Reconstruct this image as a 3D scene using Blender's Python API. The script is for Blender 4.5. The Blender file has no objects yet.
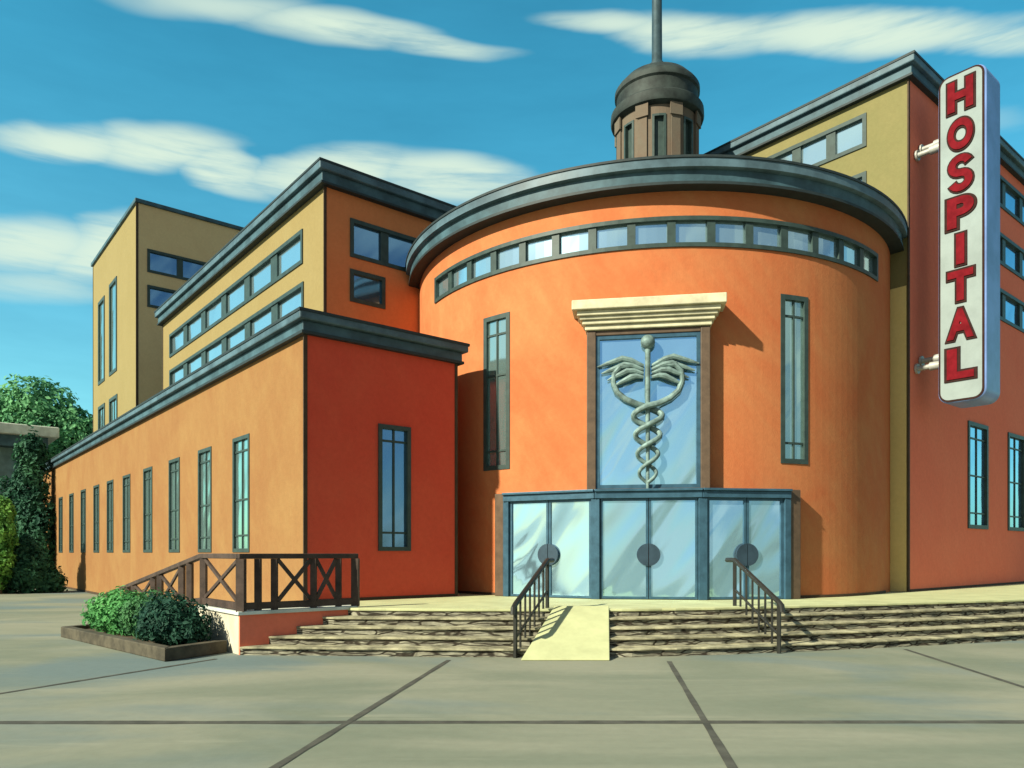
import bpy, bmesh, math, random
from mathutils import Vector, Matrix, noise as mnoise

# ------------------------------------------------------------------ camera, sky, sun, exposure
scn = bpy.context.scene
C = scn.collection
R = math.radians

cam_d = bpy.data.cameras.new("camera")
cam = bpy.data.objects.new("camera", cam_d)
C.objects.link(cam)
cam.location = (0, 0, 1.9)
cam.rotation_euler = (R(90), 0, 0)
cam_d.sensor_width = 36.0
cam_d.lens = 748 / 1024 * 36
cam_d.shift_y = 169 / 1024
cam_d.clip_start = 0.1
cam_d.clip_end = 3000
scn.camera = cam

SUN_AZ = 52.5          # degrees to the left of the direction from the building to the camera
SUN_EL = 33.0
sx, sy = -math.sin(R(SUN_AZ)), -math.cos(R(SUN_AZ))
sun_d = bpy.data.lights.new("sun", 'SUN')
sun_d.energy = 5.0
sun_d.angle = R(1.0)
sun_d.color = (1.0, 0.96, 0.76)
sun = bpy.data.objects.new("sun", sun_d)
C.objects.link(sun)
sun.location = (-40, -30, 40)
sv = Vector((sx * math.cos(R(SUN_EL)), sy * math.cos(R(SUN_EL)), math.sin(R(SUN_EL))))
sun.rotation_euler = sv.to_track_quat('Z', 'Y').to_euler()

scn.view_settings.view_transform = 'Standard'
scn.view_settings.look = 'None'
scn.view_settings.exposure = 0.9
scn.view_settings.gamma = 1
scn.view_settings.use_curve_mapping = False


class NT:
    """small helper for writing node graphs"""
    def __init__(self, tree):
        self.t = tree
        self.t.nodes.clear()

    def n(self, kind, **kw):
        nd = self.t.nodes.new(kind)
        for k, v in kw.items():
            setattr(nd, k, v)
        return nd

    def l(self, a, b):
        self.t.links.new(a, b)

    def math(self, op, a, b=None, c=None, clamp=False):
        nd = self.n('ShaderNodeMath', operation=op)
        nd.use_clamp = clamp
        for i, v in enumerate((a, b, c)):
            if v is None:
                continue
            if isinstance(v, (int, float)):
                nd.inputs[i].default_value = v
            else:
                self.l(v, nd.inputs[i])
        return nd.outputs[0]

    def mix(self, fac, a, b, blend='MIX'):
        nd = self.n('ShaderNodeMix', data_type='RGBA', blend_type=blend)
        for sock, v in ((nd.inputs[0], fac), (nd.inputs[6], a), (nd.inputs[7], b)):
            if isinstance(v, (int, float)):
                sock.default_value = v
            elif isinstance(v, tuple):
                sock.default_value = (v[0], v[1], v[2], 1)
            else:
                self.l(v, sock)
        return nd.outputs[2]

    def noise(self, vec, scale, detail=4, rough=0.55, dist=0.0):
        nd = self.n('ShaderNodeTexNoise')
        nd.inputs['Scale'].default_value = scale
        nd.inputs['Detail'].default_value = detail
        nd.inputs['Roughness'].default_value = rough
        nd.inputs['Distortion'].default_value = dist
        if vec is not None:
            self.l(vec, nd.inputs['Vector'])
        return nd.outputs['Fac']

    def mapping(self, vec, scale=(1, 1, 1), rot=(0, 0, 0), loc=(0, 0, 0)):
        nd = self.n('ShaderNodeMapping')
        nd.inputs['Scale'].default_value = scale
        nd.inputs['Rotation'].default_value = rot
        nd.inputs['Location'].default_value = loc
        self.l(vec, nd.inputs['Vector'])
        return nd.outputs[0]

    def ramp(self, fac, stops):
        nd = self.n('ShaderNodeValToRGB')
        els = nd.color_ramp.elements
        while len(els) < len(stops):
            els.new(0.5)
        for e, (p, c) in zip(els, stops):
            e.position = p
            e.color = (c[0], c[1], c[2], 1) if isinstance(c, tuple) else (c, c, c, 1)
        self.l(fac, nd.inputs[0])
        return nd.outputs[0]

    def smooth(self, v, lo, hi):
        nd = self.n('ShaderNodeMapRange', interpolation_type='SMOOTHSTEP')
        nd.inputs['From Min'].default_value = lo
        nd.inputs['From Max'].default_value = hi
        self.l(v, nd.inputs['Value'])
        return nd.outputs[0]


world = bpy.data.worlds.new("World")
scn.world = world
world.use_nodes = True
w = NT(world.node_tree)
sky = w.n('ShaderNodeTexSky', sky_type='NISHITA')
sky.sun_disc = False
sky.sun_elevation = R(SUN_EL)
sky.sun_rotation = math.atan2(sx, sy)
sky.air_density = 1.0
sky.dust_density = 0.6
sky.ozone_density = 2.0
tc = w.n('ShaderNodeTexCoord')
sep = w.n('ShaderNodeSeparateXYZ')
w.l(tc.outputs['Generated'], sep.inputs[0])
az = w.math('ARCTAN2', sep.outputs[0], sep.outputs[1])
el = w.math('ARCSINE', sep.outputs[2])
dn = w.mapping(tc.outputs['Generated'], scale=(3.0, 3.0, 11.0))
n1 = w.noise(dn, 1.5, 5, 0.55)
n2 = w.noise(w.mapping(tc.outputs['Generated'], scale=(2.2, 2.2, 9.0), loc=(5, 3, 1)), 1.2, 3, 0.5)
azd = w.math('MULTIPLY_ADD', w.math('SUBTRACT', n1, 0.5), 0.14, az)
eld = w.math('MULTIPLY_ADD', w.math('SUBTRACT', n2, 0.5), 0.055, el)
# clouds: centre azimuth, centre elevation, half length, half height, tilt, weight (all in world directions)
CLOUDS = [
    (-0.378, 0.592, 0.140, 0.017, 0.129, 0.70),
    (-0.239, 0.593, 0.165, 0.019, 0.036, 0.95),
    (-0.109, 0.589, 0.129, 0.014, -0.035, 0.80),
    (0.130, 0.615, 0.116, 0.015, -0.096, 0.80),
    (0.246, 0.591, 0.153, 0.027, -0.163, 1.00),
    (0.424, 0.559, 0.211, 0.024, -0.194, 1.00),
    (0.559, 0.523, 0.120, 0.017, -0.261, 0.80),
    (-0.544, 0.446, 0.099, 0.023, 0.197, 0.95),
    (-0.440, 0.460, 0.121, 0.027, 0.122, 1.00),
    (-0.355, 0.448, 0.085, 0.031, -0.255, 1.00),
    (-0.239, 0.455, 0.126, 0.031, 0.208, 1.00),
    (-0.096, 0.463, 0.137, 0.032, -0.033, 0.95),
    (-0.582, 0.330, 0.093, 0.037, 0.106, 0.90),
    (-0.493, 0.341, 0.106, 0.047, 0.300, 1.00),
    (-0.563, 0.294, 0.117, 0.023, 0.171, 0.55),
    (0.578, 0.451, 0.064, 0.016, -0.250, 0.30),
]
acc = None
for (ca, ce, ha, he, tl, wt) in CLOUDS:
    da = w.math('SUBTRACT', azd, ca)
    de = w.math('SUBTRACT', eld, ce)
    u = w.math('ADD', w.math('MULTIPLY', da, math.cos(tl) / ha), w.math('MULTIPLY', de, math.sin(tl) / ha))
    v = w.math('ADD', w.math('MULTIPLY', da, -math.sin(tl) / he), w.math('MULTIPLY', de, math.cos(tl) / he))
    d2 = w.math('ADD', w.math('MULTIPLY', u, u), w.math('MULTIPLY', v, v))
    m = w.math('MULTIPLY', w.math('SUBTRACT', 1.0, d2, clamp=True), wt)
    acc = m if acc is None else w.math('MAXIMUM', acc, m)
front = w.smooth(acc, 0.0, 1.0)
# the rest of the sky, behind and beside: streaky cloud banks
n3 = w.noise(w.mapping(tc.outputs['Generated'], scale=(2.0, 2.0, 7.0), loc=(2, 7, 0)), 1.6, 5, 0.55, 0.4)
back = w.math('MULTIPLY', w.smooth(n3, 0.48, 0.62), w.smooth(sep.outputs[1], 0.35, 0.0))
cl = w.math('MAXIMUM', front, back)
streak = w.noise(w.mapping(tc.outputs['Generated'], scale=(2.5, 2.5, 26.0), loc=(1, 2, 4)), 2.2, 5, 0.6)
cl = w.math('MULTIPLY', cl, w.smooth(streak, 0.10, 0.56))
tint = w.mix(w.smooth(el, 0.05, 0.60), (0.58, 1.12, 0.96), (0.27, 1.12, 1.02))
# the unseen sky behind the camera, dimmed to darken the shaded walls
tint = w.mix(w.smooth(sep.outputs[1], 0.25, -0.25), tint, (0.46, 0.52, 0.50))
skyc = w.mix(1.0, sky.outputs[0], tint, 'MULTIPLY')
br = w.noise(w.mapping(tc.outputs['Generated'], scale=(3, 3, 14)), 2.0, 4, 0.6)
skyc = w.mix(1.0, skyc, w.mix(br, (0.82, 0.86, 0.88), (1.18, 1.14, 1.12)), 'MULTIPLY')
cloudc = w.mix(w.smooth(sep.outputs[1], 0.25, -0.25), (4.1, 4.9, 4.0), (3.7, 4.0, 3.6))
outc = w.mix(w.math('MULTIPLY', cl, 0.93), skyc, cloudc)
bg = w.n('ShaderNodeBackground')
bg.inputs['Strength'].default_value = 0.10
w.l(outc, bg.inputs['Color'])
wo = w.n('ShaderNodeOutputWorld')
w.l(bg.outputs[0], wo.inputs['Surface'])


# ------------------------------------------------------------------ materials
def new_mat(name):
    m = bpy.data.materials.new(name)
    m.use_nodes = True
    t = NT(m.node_tree)
    b = t.n('ShaderNodeBsdfPrincipled')
    o = t.n('ShaderNodeOutputMaterial')
    t.l(b.outputs[0], o.inputs[0])
    return m, t, b


def geo_pos(t):
    return t.n('ShaderNodeNewGeometry').outputs['Position']


def bump(t, b, h, strength, dist=0.02):
    bp = t.n('ShaderNodeBump')
    bp.inputs['Strength'].default_value = strength
    bp.inputs['Distance'].default_value = dist
    t.l(h, bp.inputs['Height'])
    t.l(bp.outputs[0], b.inputs['Normal'])


def stucco(name, base, alt, amount=0.5, rough=0.9):
    """hand-painted render: cloudy wash of two near tones, faint slanting brush marks and grain"""
    m, t, b = new_mat(name)
    p = geo_pos(t)
    a = t.noise(p, 0.35, 5, 0.6, 0.6)
    br = t.noise(t.mapping(t.mapping(p, rot=(0, R(38), 0)), scale=(2.6, 2.6, 0.35)), 1.0, 4, 0.6)
    f = t.math('ADD', t.math('MULTIPLY', t.smooth(a, 0.3, 0.7), 0.65), t.math('MULTIPLY', t.smooth(br, 0.35, 0.75), 0.35))
    f = t.math('MULTIPLY', f, amount * 1.4, clamp=True)
    col = t.mix(f, base, alt)
    g = t.noise(p, 9.0, 4, 0.7)
    col = t.mix(1.0, col, t.mix(g, (0.86, 0.86, 0.86), (1.12, 1.12, 1.12)), 'MULTIPLY')
    t.l(col, b.inputs['Base Color'])
    b.inputs['Roughness'].default_value = rough
    b.inputs['Specular IOR Level'].default_value = 0.15
    bump(t, b, t.math('ADD', g, t.noise(p, 40, 2)), 0.25, 0.015)
    return m


def plain(name, col, rough=0.6, metal=0.0, var=0.12, spec=0.3, scale=4.0):
    m, t, b = new_mat(name)
    p = geo_pos(t)
    g = t.noise(p, scale, 5, 0.65)
    lo = tuple(c * (1 - 2 * var) for c in col)
    hi = tuple(c * (1 + 2 * var) for c in col)
    t.l(t.mix(t.smooth(g, 0.25, 0.75), lo, hi), b.inputs['Base Color'])
    b.inputs['Roughness'].default_value = rough
    b.inputs['Metallic'].default_value = metal
    b.inputs['Specular IOR Level'].default_value = spec
    bump(t, b, t.noise(p, scale * 6, 3), 0.12, 0.01)
    return m


def glass(name, col, rough=0.06, wave=0.35, metal=0.85, sc=0.9):
    """coated window glass: mirrors the sky, with the slanting roll-wave distortion of old panes"""
    m, t, b = new_mat(name)
    p = geo_pos(t)
    b.inputs['Base Color'].default_value = (*col, 1)
    b.inputs['Metallic'].default_value = metal
    b.inputs['Roughness'].default_value = rough
    d = t.mapping(t.mapping(p, rot=(0, R(-35), 0)), scale=(1.0, 0.6, 0.22))
    h = t.noise(d, sc, 2.2, 0.45, 0.2)
    bump(t, b, h, wave, 0.35)
    return m


def leaves(name, dark, light, sc=1.2):
    m, t, b = new_mat(name)
    p = geo_pos(t)
    a = t.noise(p, sc, 4, 0.6)
    c = t.mix(t.smooth(a, 0.3, 0.7), dark, light)
    g = t.noise(p, 14.0, 2, 0.5)
    c = t.mix(1.0, c, t.mix(g, (0.65, 0.7, 0.7), (1.35, 1.3, 1.2)), 'MULTIPLY')
    t.l(c, b.inputs['Base Color'])
    b.inputs['Roughness'].default_value = 0.7
    b.inputs['Specular IOR Level'].default_value = 0.2
    tr = t.n('ShaderNodeBsdfTranslucent')
    t.l(c, tr.inputs[0])
    mx = t.n('ShaderNodeMixShader')
    mx.inputs[0].default_value = 0.25
    t.l(b.outputs[0], mx.inputs[1])
    t.l(tr.outputs[0], mx.inputs[2])
    out = [n for n in t.t.nodes if n.type == 'OUTPUT_MATERIAL'][0]
    t.l(mx.outputs[0], out.inputs[0])
    return m


def stone(name):
    """rough split stone: pale beds broken by dark irregular horizontal joints"""
    m, t, b = new_mat(name)
    p = geo_pos(t)
    d = t.noise(p, 3.0, 3)
    pm = t.mapping(p, scale=(1.0, 1.0, 4.0))
    vo = t.n('ShaderNodeTexVoronoi', feature='DISTANCE_TO_EDGE')
    vo.inputs['Scale'].default_value = 1.6
    ad = t.n('ShaderNodeVectorMath', operation='ADD')
    nz = t.n('ShaderNodeTexNoise')
    nz.inputs['Scale'].default_value = 2.0
    t.l(p, nz.inputs['Vector'])
    ns = t.n('ShaderNodeVectorMath', operation='SCALE')
    ns.inputs['Scale'].default_value = 0.9
    t.l(nz.outputs['Color'], ns.inputs[0])
    t.l(t.mapping(p, scale=(1.0, 3.2, 9.0)), ad.inputs[0])
    t.l(ns.outputs[0], ad.inputs[1])
    t.l(ad.outputs[0], vo.inputs['Vector'])
    joint = t.smooth(vo.outputs['Distance'], 0.02, 0.13)
    body = t.mix(t.smooth(t.noise(pm, 2.2, 5, 0.7), 0.35, 0.68), (0.11, 0.10, 0.075), (0.30, 0.285, 0.21))
    c = t.mix(joint, (0.035, 0.028, 0.02), body)
    t.l(c, b.inputs['Base Color'])
    b.inputs['Roughness'].default_value = 0.9
    b.inputs['Specular IOR Level'].default_value = 0.15
    bump(t, b, t.math('ADD', joint, d), 0.6, 0.03)
    return m


def paving():
    m, t, b = new_mat("paving")
    p = geo_pos(t)
    a = t.noise(t.mapping(p, scale=(0.5, 1.0, 1)), 0.35, 5, 0.55, 0.8)
    c = t.mix(t.smooth(a, 0.34, 0.66), (0.145, 0.160, 0.115), (0.220, 0.218, 0.160))
    bl = t.noise(t.mapping(p, scale=(0.35, 0.7, 1), loc=(3, 9, 0)), 0.45, 4, 0.5, 0.5)
    c = t.mix(t.math('MULTIPLY', t.smooth(bl, 0.48, 0.66), 0.85), c, (0.110, 0.150, 0.150))
    g = t.noise(p, 6.0, 6, 0.7)
    c = t.mix(1.0, c, t.mix(g, (0.85, 0.85, 0.85), (1.13, 1.13, 1.13)), 'MULTIPLY')
    s = t.noise(t.mapping(p, scale=(0.12, 1.0, 1)), 1.8, 5, 0.7)
    c = t.mix(t.math('MULTIPLY', t.smooth(s, 0.58, 0.72), 0.6), c, (0.25, 0.245, 0.18))
    t.l(c, b.inputs['Base Color'])
    b.inputs['Roughness'].default_value = 0.85
    b.inputs['Specular IOR Level'].default_value = 0.2
    bump(t, b, t.math('ADD', g, t.noise(p, 60, 2)), 0.2, 0.01)
    return m


M = dict(
    orange=stucco("sunlit_tan_orange_render", (0.225, 0.105, 0.039), (0.265, 0.150, 0.056), 0.7),  # wing flank, its sunlit tone put into the colour
    brick=stucco("shaded_brick_red_render", (0.58, 0.066, 0.036), (0.62, 0.095, 0.048)),  # same wing's end wall, with its shade put into the colour
    rotunda=stucco("rotunda_render", (0.43, 0.112, 0.040), (0.45, 0.200, 0.078)),
    ochre=stucco("sunlit_ochre_render", (0.230, 0.172, 0.070), (0.255, 0.200, 0.088)),  # middle block flank, sunlight tinted into the base colour
    front=stucco("shaded_brick_orange_render", (0.56, 0.170, 0.062), (0.62, 0.22, 0.08)),  # middle block front, the shaded side's hue painted in
    olive=stucco("sunlit_olive_render", (0.165, 0.150, 0.062), (0.205, 0.172, 0.074)),  # right block flank, sunlit hue carried by the colour
    redwall=stucco("shaded_red_render", (0.72, 0.165, 0.095), (0.76, 0.21, 0.12)),  # right block front has its shade in this red; ramp end wall shares it
    tower=stucco("shaded_tan_render", (0.64, 0.45, 0.23), (0.58, 0.37, 0.19)),  # tower front, coloured for the shaded side
    drum=stucco("brown_drum_render", (0.125, 0.112, 0.085), (0.130, 0.085, 0.060), 0.7),
    cream=stucco("sunlit_cream_render", (0.225, 0.178, 0.074), (0.25, 0.20, 0.088)),  # tower flank, coloured for the sunlit side
    lit_strip=stucco("sunlit_strip_render", (0.60, 0.47, 0.18), (0.64, 0.52, 0.22)),  # brighter cream so the strip looks sunlit while standing in shadow
    ink=plain("near_black_edge_metal", (0.018, 0.028, 0.030), 0.6),
    trim=plain("dark_brown_trim", (0.055, 0.033, 0.018), 0.8),
    slate=plain("slate_fascia", (0.042, 0.085, 0.105), 0.55, var=0.22, scale=1.2),
    slate_hi=plain("slate_fascia_edge", (0.065, 0.110, 0.135), 0.5, var=0.2, scale=1.2),
    slate_top=plain("slate_roof", (0.07, 0.10, 0.11), 0.8),
    frame=plain("dark_green_frame", (0.030, 0.050, 0.045), 0.5),
    bframe=plain("steel_blue_frame", (0.040, 0.095, 0.140), 0.35, 0.3),
    bronze=plain("bronze_frame", (0.085, 0.055, 0.035), 0.5),
    glass=glass("window_glass", (0.50, 0.70, 0.76), 0.12, 0.25, sc=0.5),
    dglass=glass("slot_window_glass", (0.42, 0.62, 0.60), 0.12, 0.18),
    bglass=glass("blue_window_glass", (0.17, 0.34, 0.52), 0.10, 0.22, sc=0.6),
    doorglass=glass("door_glass", (0.40, 0.66, 0.84), 0.07, 0.62, sc=0.62),
    disc=plain("dark_iron_disc", (0.035, 0.06, 0.085), 0.4, 0.4),
    wood=plain("dark_brown_wood", (0.050, 0.032, 0.024), 0.7, var=0.25, scale=3),
    iron=plain("dark_iron", (0.035, 0.035, 0.03), 0.45, 0.5),
    stone=stone("rough_stone"),
    tread=plain("pale_tread", (0.25, 0.23, 0.145), 0.85, var=0.34, scale=2.6),  # treads coloured paler than the riser stone
    pale=plain("pale_stone", (0.39, 0.40, 0.215), 0.85, var=0.07, scale=1.5),
    white=plain("white_plaster", (0.46, 0.42, 0.32), 0.8, var=0.08, scale=2),
    cornice=plain("cream_stone", (0.48, 0.44, 0.30), 0.8, var=0.10, scale=3),
    kerb=plain("dark_stone_kerb", (0.065, 0.055, 0.036), 0.85, var=0.25, scale=3),
    soil=plain("soil", (0.07, 0.05, 0.03), 0.95),
    joint=plain("dark_paving_joint", (0.060, 0.058, 0.045), 0.9, var=0.2, scale=3),
    sign_white=plain("white_sign_face", (0.205, 0.245, 0.240), 0.7, var=0.07, scale=1.0),
    sign_blue=plain("blue_sign_case", (0.17, 0.26, 0.52), 0.4, var=0.12, scale=0.8),
    letter=plain("red_letter", (0.125, 0.006, 0.010), 0.9, spec=0.08, var=0.15),
    outline=plain("dark_letter_edge", (0.030, 0.014, 0.012), 0.9, spec=0.08),
    bracket=plain("pale_metal_bracket", (0.34, 0.34, 0.31), 0.45, 0.2),
    emblem=plain("grey_green_metal", (0.13, 0.19, 0.18), 0.6, 0.15, var=0.25, scale=5),
    mast=plain("dark_teal_steel", (0.035, 0.06, 0.07), 0.5, 0.3),
    cap=plain("dark_cap", (0.022, 0.030, 0.027), 0.7, var=0.3, scale=2),
    leaf=leaves("green_leaves", (0.022, 0.085, 0.038), (0.060, 0.175, 0.062)),
    leaf_bright=leaves("bright_green_leaves", (0.05, 0.20, 0.06), (0.12, 0.36, 0.11)),  # the far shrub's own bright green
    leaf_tree=leaves("soft_green_leaves", (0.06, 0.20, 0.095), (0.14, 0.36, 0.16), 0.3),
    leaf_dark=leaves("dark_green_leaves", (0.008, 0.040, 0.030), (0.020, 0.075, 0.045)),
    leaf_ivy=leaves("deep_green_leaves", (0.014, 0.065, 0.042), (0.045, 0.140, 0.070), 0.6),
    leaf_yellow=leaves("yellow_green_leaves", (0.05, 0.17, 0.04), (0.16, 0.33, 0.06)),
    bark=plain("bark", (0.06, 0.045, 0.03), 0.9, var=0.2, scale=6),
    grey=plain("pale_grey_concrete", (0.50, 0.52, 0.46), 0.8, var=0.12, scale=1.5),
    teal=plain("grey_teal_render", (0.16, 0.24, 0.23), 0.8, var=0.12, scale=1.5),
    ground=paving(),
)

# ------------------------------------------------------------------ mesh helpers
ROOT = {}


def empty(name, loc):
    o = bpy.data.objects.new(name, None)
    o.empty_display_size = 0.5
    o.location = loc
    C.objects.link(o)
    ROOT[o] = Vector(loc)
    return o


def tag(o, label, cat=None, group=None, kind=None):
    if label:
        o['label'] = label
    if cat:
        o['category'] = cat
    if group:
        o['group'] = group
    if kind:
        o['kind'] = kind
    return o


class MB:
    def __init__(self):
        self.v, self.f = [], []

    def quad(self, *pts):
        i = len(self.v)
        self.v += [Vector(p) for p in pts]
        self.f.append(tuple(range(i, i + len(pts))))

    def prism(self, poly, z0, z1):
        i, n = len(self.v), len(poly)
        a = sum(poly[k][0] * poly[(k + 1) % n][1] - poly[(k + 1) % n][0] * poly[k][1] for k in range(n))
        if a < 0:
            poly = poly[::-1]
        zz0 = z0 if isinstance(z0, (list, tuple)) else [z0] * n
        zz1 = z1 if isinstance(z1, (list, tuple)) else [z1] * n
        if a < 0:
            zz0, zz1 = zz0[::-1], zz1[::-1]
        self.v += [Vector((p[0], p[1], z)) for p, z in zip(poly, zz0)]
        self.v += [Vector((p[0], p[1], z)) for p, z in zip(poly, zz1)]
        self.f.append(tuple(range(i + n - 1, i - 1, -1)))
        self.f.append(tuple(range(i + n, i + 2 * n)))
        for k in range(n):
            k2 = (k + 1) % n
            self.f.append((i + k, i + k2, i + n + k2, i + n + k))

    def pbox(self, P, u0, u1, z0, z1, d0, d1, n=1):
        """box in the (along, up, outward) coordinates of the wall map P; n pieces along"""
        i = len(self.v)
        for k in range(n + 1):
            u = u0 + (u1 - u0) * k / n
            self.v += [P(u, z0, d0), P(u, z1, d0), P(u, z1, d1), P(u, z0, d1)]
        for k in range(n):
            a, b = i + 4 * k, i + 4 * k + 4
            for j in range(4):
                j2 = (j + 1) % 4
                self.f.append((a + j, a + j2, b + j2, b + j))
        self.f.append((i + 3, i + 2, i + 1, i))
        e = i + 4 * n
        self.f.append((e, e + 1, e + 2, e + 3))

    def bar(self, a, b, w, h):
        """rectangular bar from a to b, w wide (horizontal) and h high"""
        a, b = Vector(a), Vector(b)
        d = (b - a).normalized()
        s = d.cross(Vector((0, 0, 1)))
        s = s.normalized() if s.length > 1e-4 else Vector((1, 0, 0))
        t = s.cross(d).normalized()
        i = len(self.v)
        for p in (a, b):
            for (q, r) in ((-1, -1), (1, -1), (1, 1), (-1, 1)):
                self.v.append(p + s * (q * w / 2) + t * (r * h / 2))
        self.f += [(i + 3, i + 2, i + 1, i), (i + 4, i + 5, i + 6, i + 7)]
        for j in range(4):
            j2 = (j + 1) % 4
            self.f.append((i + j, i + j2, i + 4 + j2, i + 4 + j))

    def tube(self, pts, rad, n=8):
        pts = [Vector(p) for p in pts]
        rr = rad if isinstance(rad, (list, tuple)) else [rad] * len(pts)
        i = len(self.v)
        ref = None
        for k, p in enumerate(pts):
            d = (pts[min(k + 1, len(pts) - 1)] - pts[max(k - 1, 0)]).normalized()
            if ref is None:
                ref = d.orthogonal().normalized()
            s = (ref - d * ref.dot(d)).normalized()
            ref = s
            t = d.cross(s)
            for j in range(n):
                a = 2 * math.pi * j / n
                self.v.append(p + (s * math.cos(a) + t * math.sin(a)) * rr[k])
        for k in range(len(pts) - 1):
            for j in range(n):
                j2 = (j + 1) % n
                a = i + k * n
                self.f.append((a + j, a + j2, a + n + j2, a + n + j))
        self.f.append(tuple(range(i + n - 1, i - 1, -1)))
        e = i + (len(pts) - 1) * n
        self.f.append(tuple(range(e, e + n)))

    def lathe(self, c, prof, n=64, a0=0.0):
        """profile of (radius, z), bottom to top, closed with caps"""
        i = len(self.v)
        for (r, z) in prof:
            for j in range(n):
                a = a0 + 2 * math.pi * j / n
                self.v.append(Vector((c[0] + r * math.cos(a), c[1] + r * math.sin(a), z)))
        for k in range(len(prof) - 1):
            for j in range(n):
                j2 = (j + 1) % n
                a = i + k * n
                self.f.append((a + j, a + j2, a + n + j2, a + n + j))
        self.f.append(tuple(range(i + n - 1, i - 1, -1)))
        e = i + (len(prof) - 1) * n
        self.f.append(tuple(range(e, e + n)))

    def ball(self, c, r, sx=1, sy=1, sz=1, nu=16, nv=10):
        prof = [(max(r * math.sin(math.pi * k / nv), 0.002), -r * math.cos(math.pi * k / nv)) for k in range(nv + 1)]
        i = len(self.v)
        self.lathe((0, 0), prof, nu)
        for k in range(i, len(self.v)):
            q = self.v[k]
            self.v[k] = Vector((c[0] + q.x * sx, c[1] + q.y * sy, c[2] + q.z * sz))

    def build(self, name, mat, parent=None, smooth=False, bevel=0.0, label=None):
        me = bpy.data.meshes.new(name)
        o = bpy.data.objects.new(name, me)
        org = Vector((0, 0, 0))
        if parent is not None:
            org = ROOT[parent]
            o.parent = parent
            ROOT[o] = org
        me.from_pydata([tuple(p - org) for p in self.v], [], self.f)
        me.materials.append(mat)
        C.objects.link(o)
        if parent is None:
            # put the origin at the thing's base
            zs = min(p.z for p in self.v)
            cx = sum(p.x for p in self.v) / len(self.v)
            cy = sum(p.y for p in self.v) / len(self.v)
            off = Vector((cx, cy, zs))
            me.transform(Matrix.Translation(-off))
            o.location = off
            ROOT[o] = off
        if smooth:
            for p in me.polygons:
                p.use_smooth = True
            try:
                me.set_sharp_from_angle(angle=R(40))
            except Exception:
                pass
        if bevel:
            bm = o.modifiers.new("bevel", 'BEVEL')
            bm.width = bevel
            bm.segments = 2
            bm.limit_method = 'ANGLE'
            bm.angle_limit = R(35)
        if label:
            o['label'] = label
        return o


def flat_map(o, d):
    """planar wall: origin o, direction d along; outward normal to the right of d"""
    d = Vector((d[0], d[1], 0)).normalized()
    n = Vector((d.y, -d.x, 0))
    o = Vector((o[0], o[1], 0))
    return lambda u, z, dd: o + d * u + n * dd + Vector((0, 0, z))


def round_map(c, r):
    def P(u, z, d):
        a = u / r
        return Vector((c[0] + (r + d) * math.sin(a), c[1] - (r + d) * math.cos(a), z))
    return P


def holed_wall(mb, P, u0, u1, z0, z1, holes, depth, du=None):
    us = {u0, u1}
    zs = {z0, z1}
    for h in holes:
        us |= {h[0], h[1]}
        zs |= {h[2], h[3]}
    us = sorted(us)
    if du:
        fine = []
        for a, b in zip(us[:-1], us[1:]):
            k = max(1, int(math.ceil((b - a) / du)))
            fine += [a + (b - a) * j / k for j in range(k)]
        us = fine + [us[-1]]
    zs = sorted(zs)
    inside = lambda u, z: any(h[0] < u < h[1] and h[2] < z < h[3] for h in holes)
    for a, b in zip(us[:-1], us[1:]):
        for c, d in zip(zs[:-1], zs[1:]):
            if not inside((a + b) / 2, (c + d) / 2):
                mb.quad(P(a, c, 0), P(b, c, 0), P(b, d, 0), P(a, d, 0))
    for h in holes:
        seg = [x for x in us if h[0] <= x <= h[1]]
        for a, b in zip(seg[:-1], seg[1:]):
            mb.quad(P(a, h[2], 0), P(b, h[2], 0), P(b, h[2], -depth), P(a, h[2], -depth))
            mb.quad(P(a, h[3], -depth), P(b, h[3], -depth), P(b, h[3], 0), P(a, h[3], 0))
        mb.quad(P(h[0], h[2], 0), P(h[0], h[2], -depth), P(h[0], h[3], -depth), P(h[0], h[3], 0))
        mb.quad(P(h[1], h[2], -depth), P(h[1], h[2], 0), P(h[1], h[3], 0), P(h[1], h[3], -depth))


def frame_pieces(mb, P, h, b, d0, d1, n=1):
    u0, u1, z0, z1 = h
    mb.pbox(P, u0, u1, z0, z0 + b, d0, d1, n)
    mb.pbox(P, u0, u1, z1 - b, z1, d0, d1, n)
    mb.pbox(P, u0, u0 + b, z0 + b, z1 - b, d0, d1)
    mb.pbox(P, u1 - b, u1, z0 + b, z1 - b, d0, d1)


def slot_window(P, h, parent, gmat, fmat=None, b=0.11, n=1, bars=(0.14, 0.5, 0.86), uprights=1, proud=0.04, label=None):
    """tall narrow window: frame with glazing bars, and its panes"""
    fmat = fmat or M['frame']
    f = MB()
    frame_pieces(f, P, h, b, -0.13, proud, n)
    u0, u1, z0, z1 = h
    iu0, iu1, iz0, iz1 = u0 + b, u1 - b, z0 + b, z1 - b
    for k in range(1, uprights + 1):
        uc = iu0 + (iu1 - iu0) * k / (uprights + 1)
        f.pbox(P, uc - 0.022, uc + 0.022, iz0, iz1, -0.07, -0.02)
    for t in bars:
        zc = iz0 + (iz1 - iz0) * t
        f.pbox(P, iu0, iu1, zc - 0.025, zc + 0.025, -0.068, -0.022, n)
    w_ = f.build("window", fmat, parent, label=label)
    g = MB()
    g.pbox(P, iu0 - 0.01, iu1 + 0.01, iz0 - 0.01, iz1 + 0.01, -0.10, -0.05, n)
    g.build("pane", gmat, w_)
    return w_


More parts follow.
